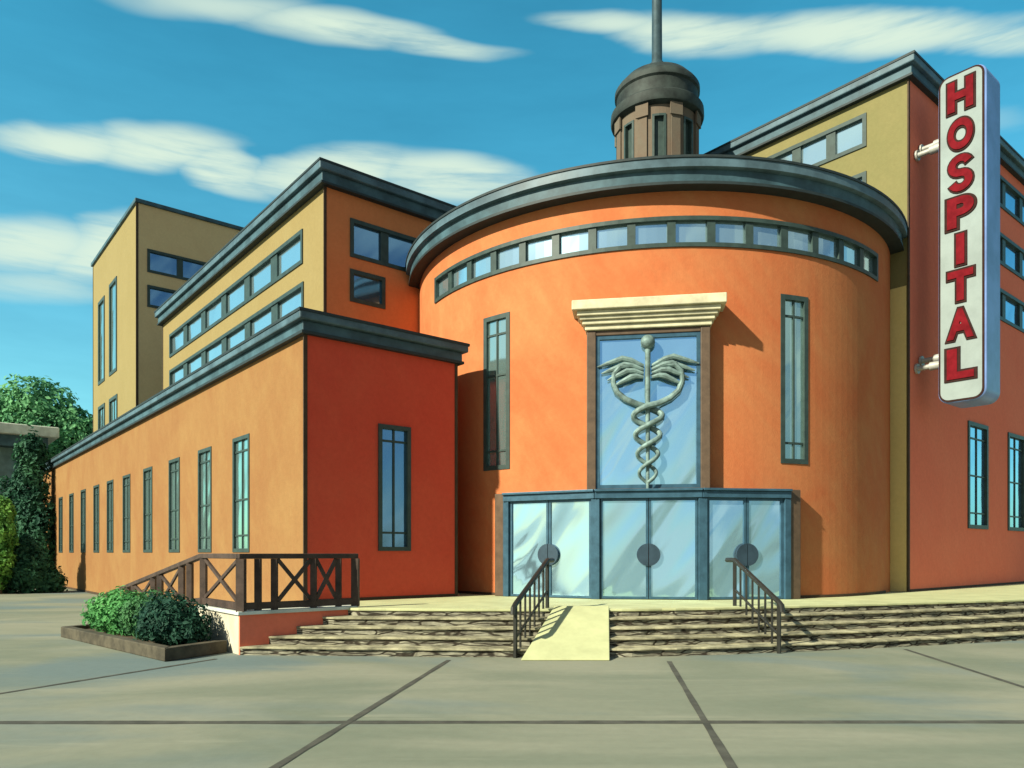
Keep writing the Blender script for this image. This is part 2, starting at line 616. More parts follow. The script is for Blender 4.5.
def band_window(P, h, npanes, parent, gmat, post=0.22, b=0.10, npp=1, label=None, fmat=None, proud=0.04):
    """long strip of panes between broad dark posts; each pane a piece of its own"""
    f = MB()
    frame_pieces(f, P, h, b, -0.13, proud, npanes * npp)
    u0, u1, z0, z1 = h
    iu0, iu1 = u0 + b, u1 - b
    st = (iu1 - iu0 + post) / npanes
    for k in range(1, npanes):
        uc = iu0 + st * k - post
        f.pbox(P, uc, uc + post, z0 + b, z1 - b, -0.125, 0.0)
    w_ = f.build("window", fmat or M['frame'], parent, label=label)
    for k in range(npanes):
        a = iu0 + st * k
        g = MB()
        g.pbox(P, a - 0.01, a + st - post + 0.01, z0 + b - 0.01, z1 - b + 0.01, -0.12, -0.08, npp)
        g.build("pane", gmat, w_)
    return w_


def rect(o, v, u, a0, a1, b0, b1):
    o, v, u = Vector(o), Vector(v), Vector(u)
    return [tuple(o + v * a + u * b) for a, b in ((a0, b0), (a1, b0), (a1, b1), (a0, b1))]


V = Vector((0.772, 0.6356))        # direction of the right-hand fronts
U = Vector((-0.6356, 0.772))       # direction of the left-hand flanks
V.normalize(); U.normalize()
UL = -U

# ------------------------------------------------------------------ ground
g = MB()
g.quad((-600, -300, 0), (600, -300, 0), (600, 1200, 0), (-600, 1200, 0))
go = g.build("ground", M['ground'])
go['kind'] = 'structure'

j = MB()


def strip(a, b, w_, z=0.004):
    a, b = Vector(a), Vector(b)
    d = (b - a).normalized()
    s = Vector((-d.y, d.x)) * (w_ / 2)
    # a slightly wavering joint
    n = max(2, int((b - a).length / 0.5))
    rnd = random.Random(int(a.x * 31 + a.y * 17))
    prev = None
    for k in range(n + 1):
        p = a + (b - a) * k / n
        ww = 1 + rnd.uniform(-0.18, 0.18)
        cur = (p - s * ww, p + s * ww)
        if prev:
            j.quad((*prev[0], z), (*cur[0], z), (*cur[1], z), (*prev[1], z))
        prev = cur


strip((-40, 8.28), (40, 8.5), 0.15)
strip((-40, 3.6), (40, 3.7), 0.20, 0.008)
for (a, b) in (((-1.12, 13.25), (-2.6, 3.2)), ((2.75, 13.1), (1.6, 3.8)), ((7.75, 14.75), (6.4, 3.8)), ((-5.3, 13.4), (-10.6, 2.5)), ((12.6, 16.2), (11.4, 3.8))):
    strip(a, b, 0.085, 0.006)
jo = j.build("paving_joints", M['joint'])
jo['kind'] = 'structure'

# ------------------------------------------------------------------ hospital building
hosp = empty("hospital_building", (4.47, 25.6, 0))
tag(hosp, "orange hospital with curved central rotunda, stepped wings and dark slate roof edges", "building")

C1 = Vector((-4.63, 16.75))
RC = (4.47, 25.6)
RR = 7.57
WH = 7.3


def fascia(poly_fn, z, over, name, th=0.5):
    """two-step roof edge (light upper lip over a darker band) and the roof deck"""
    m = MB()
    m.prism(poly_fn(over), z - th * 0.45, z)
    hi = m.build(name, M['slate_hi'], hosp, bevel=0.03)
    m = MB()
    m.prism(poly_fn(over - 0.12), z - th, z - th * 0.45 - 0.002)
    m.build("fascia", M['slate'], hi, bevel=0.02)
    m = MB()
    m.prism(poly_fn(over + 0.02), z - 0.055, z + 0.012)
    m.prism(poly_fn(over - 0.085), z - th - 0.03, z - th + 0.035)
    m.build("drip_edge", M['ink'], hi)
    m = MB()
    m.prism(poly_fn(over - 0.35), z + 0.013, z + 0.05)
    m.build("roof_deck", M['slate_top'], hi)
    return hi


# low wing
wing = MB()
PL = flat_map(C1 + U * 38.7, UL)        # left flank, u = 38.7 - b
wl_holes = []
for b in (4.03, 7.05, 10.2, 13.55, 16.8, 19.75, 22.6, 25.7, 28.9, 32.2, 35.3):
    wl_holes.append((38.7 - b - 0.62, 38.7 - b + 0.62, 1.92, 5.0))
holed_wall(wing, PL, 0, 38.7, 0, WH - 0.4, wl_holes, 0.16)
wing.build("wall", M['orange'], hosp, label="flank wall of the long low wing, sunlit tone painted in tan orange")
wing = MB()
PRt = flat_map(C1, V)
wr_hole = (1.84, 2.74, 1.95, 5.0)
holed_wall(wing, PRt, 0, 4.15, 0, WH - 0.4, [wr_hole], 0.16)
holed_wall(wing, flat_map(C1 + V * 4.15, U), 0, 12, 0, WH - 0.4, [], 0.1)
PB = flat_map(C1 + U * 38.7 + V * 12, -V)
holed_wall(wing, PB, 0, 12, 0, WH - 0.4, [], 0.1)
holed_wall(wing, flat_map(C1 + U * 12 + V * 12, U), 0, 26.7, 0, WH - 0.4, [], 0.1)
wing.build("wall", M['brick'], hosp, label="end wall of the long low wing, shade painted in brick red")
for h in wl_holes:
    slot_window(PL, h, hosp, M['dglass'], uprights=1, bars=(0.12, 0.45, 0.9), b=0.10, proud=0.02)
slot_window(PRt, wr_hole, hosp, M['bglass'], b=0.1, bars=(0.12, 0.9), label="blue slot window in the shaded end wall of the low wing")
def wing_plan(o):
    return [tuple(C1 + V * a + U * b) for a, b in ((-o, -o), (4.15 + o, -o), (4.15 + o, 11), (12 + o, 11), (12 + o, 38.7 + o), (-o, 38.7 + o))]


fascia(wing_plan, WH, 0.22, "roof", 0.48)

# middle block, set back on the wing
MC = Vector((-5.65, 22.6))
MH = 13.62
K = 22.6 / 18.0
ML = 17.8
hz = lambda z: 1.9 + (z - 1.9) * K
PML = flat_map(MC + U * ML, UL)
ml = MB()
row1 = (ML - 13.2 * K, ML - 1.25 * K, hz(9.25), hz(10.12))
row2 = (ML - 13.2 * K, ML - 1.2 * K, hz(7.93), hz(8.77))
holed_wall(ml, PML, 0, ML, WH + 0.05, MH - 0.4, [row1, row2], 0.16)
holed_wall(ml, flat_map(MC + U * ML + V * 12, -V), 0, 12, WH + 0.05, MH - 0.4, [], 0.1)
holed_wall(ml, flat_map(MC + V * 12, U), 0, ML, WH + 0.05, MH - 0.4, [], 0.1)
ml.build("wall", M['ochre'], hosp, label="flank wall of the middle block, sunlit tone painted in ochre")
band_window(PML, row1, 6, hosp, M['glass'], post=0.55, b=0.13)
band_window(PML, row2, 6, hosp, M['glass'], post=0.55, b=0.13)
PMR = flat_map(MC, V)
mr = MB()
w1 = (0.66 * K, 3.6 * K, hz(9.2), hz(10.15))
w2 = (0.66 * K, 1.64 * K, hz(8.1), hz(8.9))
holed_wall(mr, PMR, 0.0, 12, WH + 0.05, MH - 0.4, [w1, w2], 0.16)
mr.build("wall", M['front'], hosp, label="front wall of the middle block, shade painted in brick orange")
band_window(PMR, w1, 3, hosp, M['bglass'], post=0.28, b=0.12)
slot_window(PMR, w2, hosp, M['bglass'], uprights=0, bars=(), b=0.12)
fascia(lambda o: rect(MC, V, U, -o, 12 + o, -o, ML + o), MH, 0.30, "roof", 0.62)

# rear tower rising out of the wing's roof
TC = Vector((-20.1, 40.1))
TH = 20.7
TL = 11.6
PTL = flat_map(TC + U * TL, UL)
tw = MB()
slots = []
for (ua, ub, za, zb) in ((1.35, 2.85, 10.4, 14.6), (3.9, 5.5, 10.4, 14.8), (1.35, 2.9, 7.5, 9.3), (3.9, 5.6, 7.5, 9.3)):
    slots.append((ua * K, ub * K, hz(za), hz(zb)))
holed_wall(tw, PTL, 0, TL, WH, TH, slots, 0.16)
tw.build("wall", M['cream'], hosp, label="flank wall of the rear tower, sunlit tone painted in cream")
tr = MB()
PTR = flat_map(TC, V)
tb1 = (0.5, 9.0, hz(14.0), hz(15.0))
tb2 = (0.5, 9.0, hz(12.5), hz(13.45))
holed_wall(tr, PTR, 0, 11, WH, TH, [tb1, tb2], 0.16)
holed_wall(tr, flat_map(TC + V * 11, U), 0, TL, WH, TH, [], 0.1)
holed_wall(tr, flat_map(TC + V * 11 + U * TL, -V), 0, 11, WH, TH, [], 0.1)
tr.build("wall", M['tower'], hosp, label="front wall of the rear tower, shade painted in tan")
for k, s in enumerate(slots):
    slot_window(PTL, s, hosp, M['dglass'], uprights=1 if k > 1 else 0, bars=(), b=0.2)
band_window(PTR, tb1, 5, hosp, M['bglass'], post=0.3, b=0.14)
band_window(PTR, tb2, 5, hosp, M['bglass'], post=0.3, b=0.14)
t = MB()
t.prism(rect(TC, V, U, -0.12, 11.12, -0.12, TL + 0.12), TH - 0.02, TH + 0.2)
t.build("roof", M['slate'], hosp, bevel=0.03, label="thin dark roof edge of the rear tower")

# right-hand block
RB = Vector((11.4, 21.5))
RH = 16.1
PRL = flat_map(RB + U * 14, UL)
rl = MB()
rr1 = (14 - 6.9, 14 - 1.2, 14.1, 15.1)
rr2 = (14 - 6.9, 14 - 1.2, 12.35, 13.35)
holed_wall(rl, PRL, 0, 14, 0.7, RH - 0.45, [rr1, rr2], 0.16)
rl.build("wall", M['olive'], hosp, label="flank wall of the right block, sunlit tone painted in olive yellow")
band_window(PRL, rr1, 5, hosp, M['glass'], post=0.3, b=0.12)
band_window(PRL, rr2, 5, hosp, M['glass'], post=0.3, b=0.12)
PRR = flat_map(RB, V)
rr = MB()
bands = [(6.0, 22.0, z - 0.55, z + 0.55) for z in (14.55, 12.55, 10.6)]
lows = [(a, a + 1.75, 2.7, 6.2) for a in (4.4, 8.1, 11.8, 15.5)]
holed_wall(rr, PRR, 0, 24, 0.7, RH - 0.45, bands + lows, 0.16)
holed_wall(rr, flat_map(RB + V * 24, U), 0, 14, 0.7, RH - 0.45, [], 0.1)
holed_wall(rr, flat_map(RB + V * 24 + U * 14, -V), 0, 24, 0.7, RH - 0.45, [], 0.1)
rr.build("wall", M['redwall'], hosp, label="front wall of the right block, shade painted in red")
for h in bands:
    band_window(PRR, h, 9, hosp, M['bglass'], post=0.3, b=0.12)
for h in lows:
    slot_window(PRR, h, hosp, M['bglass'], b=0.13, bars=(0.12, 0.5, 0.88))
fascia(lambda o: rect(RB, V, U, -o, 24 + o, -o, 14 + o), RH, 0.25, "roof", 0.55)

m = MB()
m.pbox(PRL, 14 - 1.0, 14 - 0.05, 0.79, 9.6, -0.05, 0.03)  # cream strip added to stand for sunlight on the flank; no pilaster there
m.build("corner_light_strip", M['lit_strip'], hosp, label="corner strip beside the rotunda, painted cream as sunlight")

# rotunda
PC = round_map(RC, RR)
ro = MB()
clere = (-8.3, 6.1, 9.28, 10.02)
slotL = (-5.77, -4.85, 4.1, 8.2)
slotR = (2.14, 2.96, 4.1, 8.25)
ro_top = 10.75
holed_wall(ro, PC, -math.pi * RR, math.pi * RR, 0.7, ro_top, [clere, slotL, slotR], 0.16, 0.25)
ro.build("wall", M['rotunda'], hosp, smooth=True, label="curved orange wall of the rotunda")
band_window(PC, clere, 15, hosp, M['glass'], post=0.20, b=0.10, npp=3, label="curved strip of fifteen panes under the rotunda roof")
slot_window(PC, slotL, hosp, M['dglass'], b=0.12, n=3, bars=(0.1, 0.62, 0.9), uprights=1, proud=0.02)
slot_window(PC, slotR, hosp, M['dglass'], b=0.12, n=3, bars=(0.1, 0.9), uprights=1, proud=0.02)
rf = MB()
rf.lathe(RC, [(7.98, 10.98), (8.02, 11.0), (8.02, 11.22), (7.98, 11.25)], 128)
rfo = rf.build("roof", M['slate_hi'], hosp, smooth=True, label="round dark slate roof of the rotunda")
rf = MB()
rf.lathe(RC, [(7.80, 10.66), (7.88, 10.70), (7.9, 10.978)], 128)
rf.build("fascia", M['slate'], rfo, smooth=True)
rf = MB()
rf.lathe(RC, [(7.98, 11.20), (8.045, 11.205), (8.045, 11.262), (7.98, 11.264)], 128)
rf.lathe(RC, [(7.6, 10.63), (7.93, 10.632), (7.93, 10.70), (7.6, 10.702)], 128)
rf.build("drip_edge", M['ink'], rfo, smooth=True)
rf = MB()
rf.lathe(RC, [(7.7, 11.266), (3.0, 11.6), (0.5, 11.65)], 96)
rf.build("roof_deck", M['slate_top'], rfo, smooth=True)

# round lantern on the rotunda roof
LC = (4.96, 25.6)
LR = 1.36
PLn = round_map(LC, LR)
la = MB()
lw = []
for k in range(8):
    a = R(-8 + 45 * k)
    if a > math.pi:
        a -= 2 * math.pi
    uc = a * LR
    lw.append((uc - 0.22, uc + 0.22, 11.9, 16.15))
lw.sort()
holed_wall(la, PLn, -math.pi * LR, math.pi * LR, 11.3, 16.7, [h for h in lw if h[0] > -math.pi * LR and h[1] < math.pi * LR], 0.2, 0.14)
lan = la.build("lantern", M['drum'], hosp, smooth=True, label="round brown lantern with tall slots on the rotunda roof")
for h in lw:
    if h[0] > -math.pi * LR and h[1] < math.pi * LR:
        f = MB()
        frame_pieces(f, PLn, h, 0.07, -0.16, 0.03, 2)
        f.pbox(PLn, h[0] + 0.07, h[1] - 0.07, h[2] + 0.07, h[3] - 0.07, -0.15, -0.11, 2)
        f.build("window", M['frame'], lan)
m = MB()
for k in range(8):
    a = R(-8 + 22.5 + 45 * k)
    uc = a * LR
    m.pbox(PLn, uc - 0.15, uc + 0.15, 11.3, 16.45, 0.003, 0.06)
    m.pbox(PLn, uc - 0.20, uc + 0.20, 16.1, 16.5, 0.06, 0.12)
m.build("pilasters", M['drum'], lan)
m = MB()
m.lathe(LC, [(1.38, 16.46), (1.54, 16.54), (1.57, 16.62), (1.56, 16.86), (1.50, 16.92), (1.36, 16.96), (1.34, 17.05), (1.37, 17.40), (1.43, 17.46), (1.43, 17.62), (1.36, 17.72), (1.12, 17.98), (0.75, 18.16), (0.30, 18.24), (0.22, 18.25)], 48)
cap = m.build("cap", M['cap'], lan, smooth=True)
m = MB()
m.lathe(LC, [(0.26, 18.2), (0.26, 18.6), (0.18, 18.7), (0.16, 24.0), (0.06, 27.0)], 16)
m.build("mast", M['mast'], lan, smooth=True)

# cornice and caduceus window: a flat bay facing out along the rotunda's axis
A0 = -1.19 / RR
ax = Vector((math.cos(A0), math.sin(A0)))
oc = Vector(RC) + Vector((math.sin(A0), -math.cos(A0))) * (RR + 0.02)
PW = flat_map(oc, ax)
f = MB()
for s in (-1, 1):
    a, b = (-1.46, -1.24) if s < 0 else (1.24, 1.46)
    f.pbox(PW, a, b, 3.36, 7.3, -0.25, 0.14)
f.pbox(PW, -1.24, 1.24, 7.18, 7.298, -0.2, 0.12)
f.pbox(PW, -1.24, 1.24, 3.36, 3.46, -0.2, 0.12)
cw = f.build("window", M['bronze'], hosp, bevel=0.015, label="tall window behind the caduceus emblem")
f = MB()
f.pbox(PW, -1.24, 1.24, 3.46, 7.18, -0.15, 0.03)
f.build("pane", M['doorglass'], cw)
f = MB()
frame_pieces(f, PW, (-1.238, 1.238, 3.462, 7.178), 0.09, 0.032, 0.09)
f.build("frame", M['bframe'], cw)
f = MB()
for (hw, z0, z1, dd) in ((1.50, 7.302, 7.42, 0.20), (1.56, 7.422, 7.52, 0.27), (1.62, 7.522, 7.60, 0.33), (1.68, 7.602, 7.72, 0.40), (1.80, 7.722, 7.95, 0.50)):
    f.pbox(PW, -hw, hw, z0, z1, -0.3, dd)
f.build("cornice", M['cornice'], hosp, bevel=0.02)

# caduceus emblem on that window
s_ = 18.0 / 748


def W(px, py, d):
    """drawing units of the emblem: metres from its axis, height"""
    return PW((px - 648) * s_, 1.9 + (553 - py) * s_ * 1.0, d)


em = MB()
em.tube([W(648, 350, 0.17), W(648, 400, 0.17), W(648, 450, 0.16), W(648, 489, 0.15)], [0.07, 0.062, 0.05, 0.04], 10)
staff = em.build("emblem", M['emblem'], hosp, smooth=True, label="grey caduceus, winged staff with two snakes")
em = MB()
em.ball(W(648, 343, 0.18), 0.175)
em.build("knob", M['emblem'], staff, smooth=True)
for s in (-1, 1):
    pts, rad = [], []
    # head beneath the wing, neck curving down and in to the staff
    for (x, y) in ((18, 366), (27, 366), (33, 373), (34, 382), (30, 392), (22, 399), (11, 404)):
        pts.append(W(648 + s * x, y, 0.17))
    rad += [0.05, 0.078, 0.066, 0.066, 0.07, 0.074, 0.074]
    n = 44
    for k in range(n + 1):
        tt = k / n
        y = 407 + 76 * tt
        amp = 15.0 * (1 - 0.5 * tt)
        ph = math.pi * (tt * 4.0)
        x = amp * math.sin(-ph) * s + (1 - tt) * 0
        dz = 0.17 + 0.10 * math.cos(ph) * s
        pts.append(W(648 + x, y, dz))
        rad.append(0.074 - 0.036 * tt)
    sn = MB()
    sn.tube(pts, rad, 9)
    sn.build("snake", M['emblem'], staff, smooth=True)
    wg = MB()
    # wing: four overlapping feathers
    for q, (dx, dy, ln) in enumerate(((50, 364, 1), (46, 371, 1), (40, 378, 1), (33, 384, 1))):
        a = W(648 + s * 4, 366 + q * 4, 0.13 + 0.02 * q)
        mid = W(648 + s * dx * 0.5, 358 + q * 6.5, 0.15 + 0.02 * q)
        e = W(648 + s * dx, dy + 1.5, 0.12 + 0.02 * q)
        wg.tube([a, a.lerp(mid, 0.6) + Vector((0, 0, 0.03)), mid, mid.lerp(e, 0.6), e], [0.04, 0.066, 0.076, 0.056, 0.018], 8)
    wg.build("wing", M['emblem'], staff, smooth=True)

# entrance: three flat facets following the curve, a pair of glass doors in each
uf = (-4.85, -2.40, 0.06, 2.22)
ro_d = 0.20
en = MB()
DZ0, DZ1 = 0.78, 3.34
pts = [PC(u, 0, ro_d) for u in uf]
for k, (u, o1, o2) in enumerate(((uf[0], -0.30, 0.0), (uf[3], 0.0, 0.30))):
    surr = MB()
    surr.pbox(PC, u + o1, u + o2, DZ0, DZ1 + 0.10, -0.2, 0.26)
    surr.build("door_jamb", M['bronze'], hosp, bevel=0.02)
lint = MB()
for k in range(3):
    a, b = pts[k], pts[k + 1]
    L = (b - a).length
    Pk = flat_map(a, b - a)
    lint.pbox(Pk, -0.03 if k else 0, L, DZ1 - 0.12, DZ1 + 0.04, -0.3, 0.14)
    lint.pbox(Pk, -0.03 if k else 0, L, DZ1 + 0.042, DZ1 + 0.10, -0.3, 0.20)
lo = lint.build("door_canopy", M['bframe'], hosp, bevel=0.01)
for k, p in enumerate(pts):
    posts = MB()
    u = uf[k]
    hw = 0.10 if k in (1, 2) else 0.08
    off = {0: hw, 3: -hw}.get(k, 0)
    posts.pbox(PC, u - hw + off, u + hw + off, DZ0, DZ1 - 0.122, -0.15, ro_d + 0.10)
    posts.build("door_post", M['bframe'], lo, bevel=0.01)
for k in range(3):
    a, b = pts[k], pts[k + 1]
    L = (b - a).length
    Pk = flat_map(a, b - a)
    m0 = 0.17 if k == 0 else 0.11
    m1 = 0.17 if k == 2 else 0.11
    mid = L / 2
    for (d0, d1, side) in ((m0, mid - 0.008, 1), (mid + 0.008, L - m1, -1)):
        f = MB()
        fr = 0.055
        frame_pieces(f, Pk, (d0, d1, DZ0 + 0.015, DZ1 - 0.125), fr, -0.04, 0.05)
        dr = f.build("door", M['bframe'], hosp)
        gmb = MB()
        gmb.pbox(Pk, d0 + fr - 0.01, d1 - fr + 0.01, DZ0 + 0.06, DZ1 - 0.17, -0.02, 0.012)
        gmb.build("pane", M['doorglass'], dr)
        # half of the round pull plate
        hb = MB()
        hub = d1 if side == 1 else d0
        zc = 1.86
        ring = []
        for q in range(13):
            an = math.pi * q / 12
            ring.append((hub - side * 0.27 * math.sin(an), zc + 0.27 * math.cos(an)))
        i0 = len(hb.v)
        for (uu, zz) in ring:
            hb.v.append(Pk(uu, zz, 0.052))
        for (uu, zz) in ring:
            hb.v.append(Pk(uu, zz, 0.10))
        nn = len(ring)
        hb.f.append(tuple(range(i0, i0 + nn)))
        hb.f.append(tuple(range(i0 + 2 * nn - 1, i0 + nn - 1, -1)))
        for q in range(nn):
            q2 = (q + 1) % nn
            hb.f.append((i0 + q, i0 + nn + q, i0 + nn + q2, i0 + q2))
        ho = hb.build("handle", M['disc'], dr)

# dark corner beads and base lines on the render
def bead(P, u, z0, z1, w_=0.07):
    b_.pbox(P, u - w_ / 2, u + w_ / 2, z0, z1, -0.02, 0.02)


b_ = MB()
bead(PRt, 0.0, 0.0, WH - 0.49, 0.09)
bead(PRt, 4.12, 0.79, WH - 0.49, 0.08)
bead(PMR, 0.0, WH + 0.05, MH - 0.51, 0.09)
bead(PML, 0.03, WH + 0.05, MH - 0.51)
bead(PTR, 0.0, WH + 0.05, TH - 0.03, 0.12)
bead(PTL, 0.05, WH + 0.05, TH - 0.03, 0.10)
bead(PRR, 0.0, 0.79, RH - 0.56, 0.09)
b_.pbox(PRt, 0.05, 4.1, 0.79, 0.85, -0.02, 0.025)
b_.pbox(PRR, 0.06, 23.9, 0.79, 0.85, -0.02, 0.025)
b_.pbox(PC, uf[3] + 0.32, 6.9, 0.79, 0.85, -0.02, 0.025, 20)
b_.pbox(PC, -9.6, uf[0] - 0.32, 0.79, 0.85, -0.02, 0.025, 20)
b_.pbox(PL, 0.1, 38.6, 0.01, 0.10, -0.02, 0.025)
b_.build("corner_trim", M['trim'], hosp)

# ------------------------------------------------------------------ steps, landing
F0 = [(-5.07, 13.93), (-3.6, 13.84), (-2, 13.72), (-0.5, 13.63), (1, 13.6), (2.3, 13.66), (4, 13.98), (6, 14.55), (8.5, 15.35), (11.2, 16.3), (16, 18.2), (26, 22.6)]
TR = 0.35
RISE = 0.156
BP = Vector((-5.07, 13.93))


def front_y(x):
    for (a, b) in zip(F0[:-1], F0[1:]):
        if a[0] <= x <= b[0]:
            return a[1] + (b[1] - a[1]) * (x - a[0]) / (b[0] - a[0])
    return F0[0][1]


def step_z(x, y):
    k = math.floor((y - front_y(x)) / TR) + 1
    return RISE * max(0, min(5, k))


steps = empty("stone_steps", (1, 15, 0))
tag(steps, "wide rough stone steps curving across the front of the entrance", "steps")
for i in range(5):
    s = i * TR / V.y
    st = BP + V * (s + 0.01)
    poly = [tuple(st)]
    rnd = random.Random(40 + i)
    x = st.x + 0.25
    while x < 26:
        poly.append((x, front_y(x) + TR * i + rnd.uniform(-0.022, 0.022)))
        x += 0.28
    poly += [(26, 24.5 + i * 0.01), (26, 33 + i * .01), (0, 26 + i * .01), (-4, 18.5 + i * .01), (-4.0, 15.9)]
    m = MB()
    if i < 4:
        m.prism(poly, RISE * i - 0.02, RISE * (i + 1) - 0.040)
        so_ = m.build("step", M['stone'], steps)
        m = MB()
        rnd = random.Random(70 + i)
        tp = [(p[0], p[1] - (0.045 + rnd.uniform(-0.008, 0.008)) if q < len(poly) - 5 else p[1]) for q, p in enumerate(poly)]
        m.prism(tp, RISE * (i + 1) - 0.0385, RISE * (i + 1))
        m.build("tread", M['tread'], so_, bevel=0.01)
    else:
        m.prism(poly, RISE * i - 0.02, RISE * i + 0.10)
        m.build("step", M['stone'], steps)
        m = MB()
        m.prism([(p[0], p[1] - 0.03 if q < len(poly) - 5 else p[1]) for q, p in enumerate(poly)], RISE * i + 0.102, RISE * 5)
        m.build("landing", M['pale'], steps, bevel=0.012, label="pale smooth landing at the top of the steps")

sl = MB()
sl.prism([(0.16, 13.18), (1.72, 13.18), (1.96, 15.12), (0.86, 15.12)], [0.001, 0.001, 0.70, 0.70], [0.03, 0.03, 0.835, 0.835])
so = sl.build("entrance_ramp", M['pale'], bevel=0.012)
tag(so, "short pale yellow slab ramp laid over the steps", "ramp")

# ------------------------------------------------------------------ access ramp on the left with its wooden railing
ar = empty("access_ramp", (BP.x, BP.y, 0))
tag(ar, "long raised access ramp beside the low wing with pinkish end wall", "ramp")
PF = 0.80
m = MB()
m.prism(rect(BP, V, U, 0.06, 2.55, 0.06, 2.35), 0.0, PF - 0.06)
m.build("core", M['kerb'], ar)
m = MB()
m.prism(rect(BP, V, U, -0.05, 2.42, -0.05, 2.40), PF - 0.058, PF + 0.01)
m.build("deck", M['grey'], ar, bevel=0.01)
m = MB()
PFr = flat_map(BP, V)
m.pbox(PFr, 0.0, 2.42, 0.0, PF - 0.06, -0.058, 0.0)
m.build("front_wall", M['redwall'], ar, label="pinkish red end wall beside the steps")
m = MB()
sideo = rect(BP, V, U, 0.0, 0.20, 0.0, 11.6)
p0, p1 = BP + U * 0.0, BP + U * 2.35
m.prism(rect(BP, V, U, 0.0, 0.058, 0.06, 2.35), 0, PF - 0.06)
m.prism(rect(BP, V, U, 0.0, 0.12, 2.352, 11.6), 0.0, [PF - 0.06, PF - 0.06, 0.02, 0.02])
m.build("side_wall", M['white'], ar, label="pale plastered side wall of the ramp")
m = MB()
m.prism(rect(BP, V, U, 0.122, 2.10, 2.352, 11.6), 0.0, [PF - 0.01, PF - 0.01, 0.015, 0.015])
m.build("slope", M['grey'], ar)

rail = empty("ramp_railing", (BP.x, BP.y, PF))
tag(rail, "dark brown wooden railing with crossed braces along the raised ramp", "railing")
RHGT = 1.04


def ramp_top(b):
    return PF if b < 2.35 else PF - (b - 2.35) / (11.6 - 2.35) * (PF - 0.02)


def q3(a, b, dz):
    p = BP + V * a + U * b
    if b > 2.35:
        dz *= 1 - 0.42 * (b - 2.35) / 9.2
    return Vector((p.x, p.y, ramp_top(b) + dz))


INS = 0.04
tr_ = MB()
tr_.bar(q3(2.44, INS, RHGT), q3(-0.02, INS, RHGT), 0.13, 0.10)
tr_.bar(q3(INS, INS + 0.066, RHGT), q3(INS, 2.35, RHGT), 0.13, 0.10)
tr_.bar(q3(INS, 2.35, RHGT - 0.004), q3(INS, 11.5, RHGT - 0.004), 0.13, 0.10)
tr_.build("top_rail", M['wood'], rail, bevel=0.012)
br_ = MB()
br_.bar(q3(2.42, INS, 0.10), q3(0.0, INS, 0.10), 0.08, 0.13)
br_.bar(q3(INS, 0.05, 0.10), q3(INS, 2.35, 0.10), 0.08, 0.13)
br_.bar(q3(INS, 2.35, 0.098), q3(INS, 11.4, 0.098), 0.08, 0.13)
br_.build("bottom_rail", M['wood'], rail)


def rpost(a, b, w_=0.13):
    m = MB()
    m.bar(q3(a, b, -0.0), q3(a, b, RHGT - 0.052), w_, w_)
    m.build("post", M['wood'], rail)


def xbrace(p, q):
    a, b = p
    c, d = q
    m = MB()
    m.bar(q3(a, b, 0.17), q3(c, d, RHGT - 0.06), 0.05, 0.075)
    m.bar(q3(a + 0.001, b, RHGT - 0.06), q3(c + 0.001, d, 0.17), 0.044, 0.07)
    m.build("cross_brace", M['wood'], rail)


for a in (0.0 + INS, 0.36, 0.68, 1.48, 2.02, 2.40):
    rpost(a, INS, 0.15 if a > 2.3 or a < 0.1 else 0.11)
xbrace((0.74, INS), (1.43, INS))
xbrace((1.53, INS), (1.97, INS))
for b in (2.25, 3.2, 3.8, 5.6, 6.2, 8.2, 8.9, 11.0):
    rpost(INS, b, 0.12)
xbrace((INS, 0.18), (INS, 2.15))
xbrace((INS, 3.86), (INS, 5.54))
xbrace((INS, 6.26), (INS, 8.14))

# ------------------------------------------------------------------ iron handrails on the steps
def handrail(bot, top, label):
    o = empty("handrail", (bot[0], bot[1], 0))
    tag(o, label, "handrail", "iron handrails on the entrance steps")
    b = Vector((bot[0], bot[1], step_z(*bot) + 0.97))
    t_ = Vector((top[0], top[1], step_z(*top) + 0.97))
    d = (b - t_).normalized()
    hd = Vector((d.x, d.y, 0)).normalized()
    m = MB()
    m.tube([t_ - hd * 0.35, t_ - hd * 0.1, t_, b, b + hd * 0.10 - Vector((0, 0, 0.06)), b + hd * 0.12 - Vector((0, 0, 0.18))], 0.05, 8)
    r = m.build("rail", M['iron'], o, smooth=True)
    lo_b, lo_t = b - Vector((0, 0, 0.62)), t_ - Vector((0, 0, 0.62))
    m = MB()
    m.tube([lo_t, lo_b], 0.025, 6)
    m.build("lower_rail", M['iron'], o, smooth=True)
    n = 8
    for k in range(n):
        p = t_.lerp(b, k / (n - 1))
        z = step_z(p.x, p.y)
        m = MB()
        m.tube([(p.x, p.y, z), (p.x, p.y, p.z - 0.03)], 0.040 if k in (0, n - 1) else 0.022, 6)
        m.build("post" if k in (0, n - 1) else "baluster", M['iron'], o, smooth=True)


handrail((0.06, 13.55), (0.72, 15.25), "dark iron handrail along the left edge of the pale slab ramp")
handrail((5.05, 14.15), (4.72, 15.85), "dark iron handrail on the steps before the right-hand doors")

# ------------------------------------------------------------------ blade sign
NR = Vector((V.y, -V.x))
SW = RB + V * 0.35 + NR * 0.64
sign = empty("hospital_sign", (SW.x, SW.y, 6.1))
tag(sign, "tall vertical HOSPITAL sign with red letters projecting from the red wall", "sign")
sl_, sd_, z0, z1 = 1.22, 1.15, 6.1, 15.3


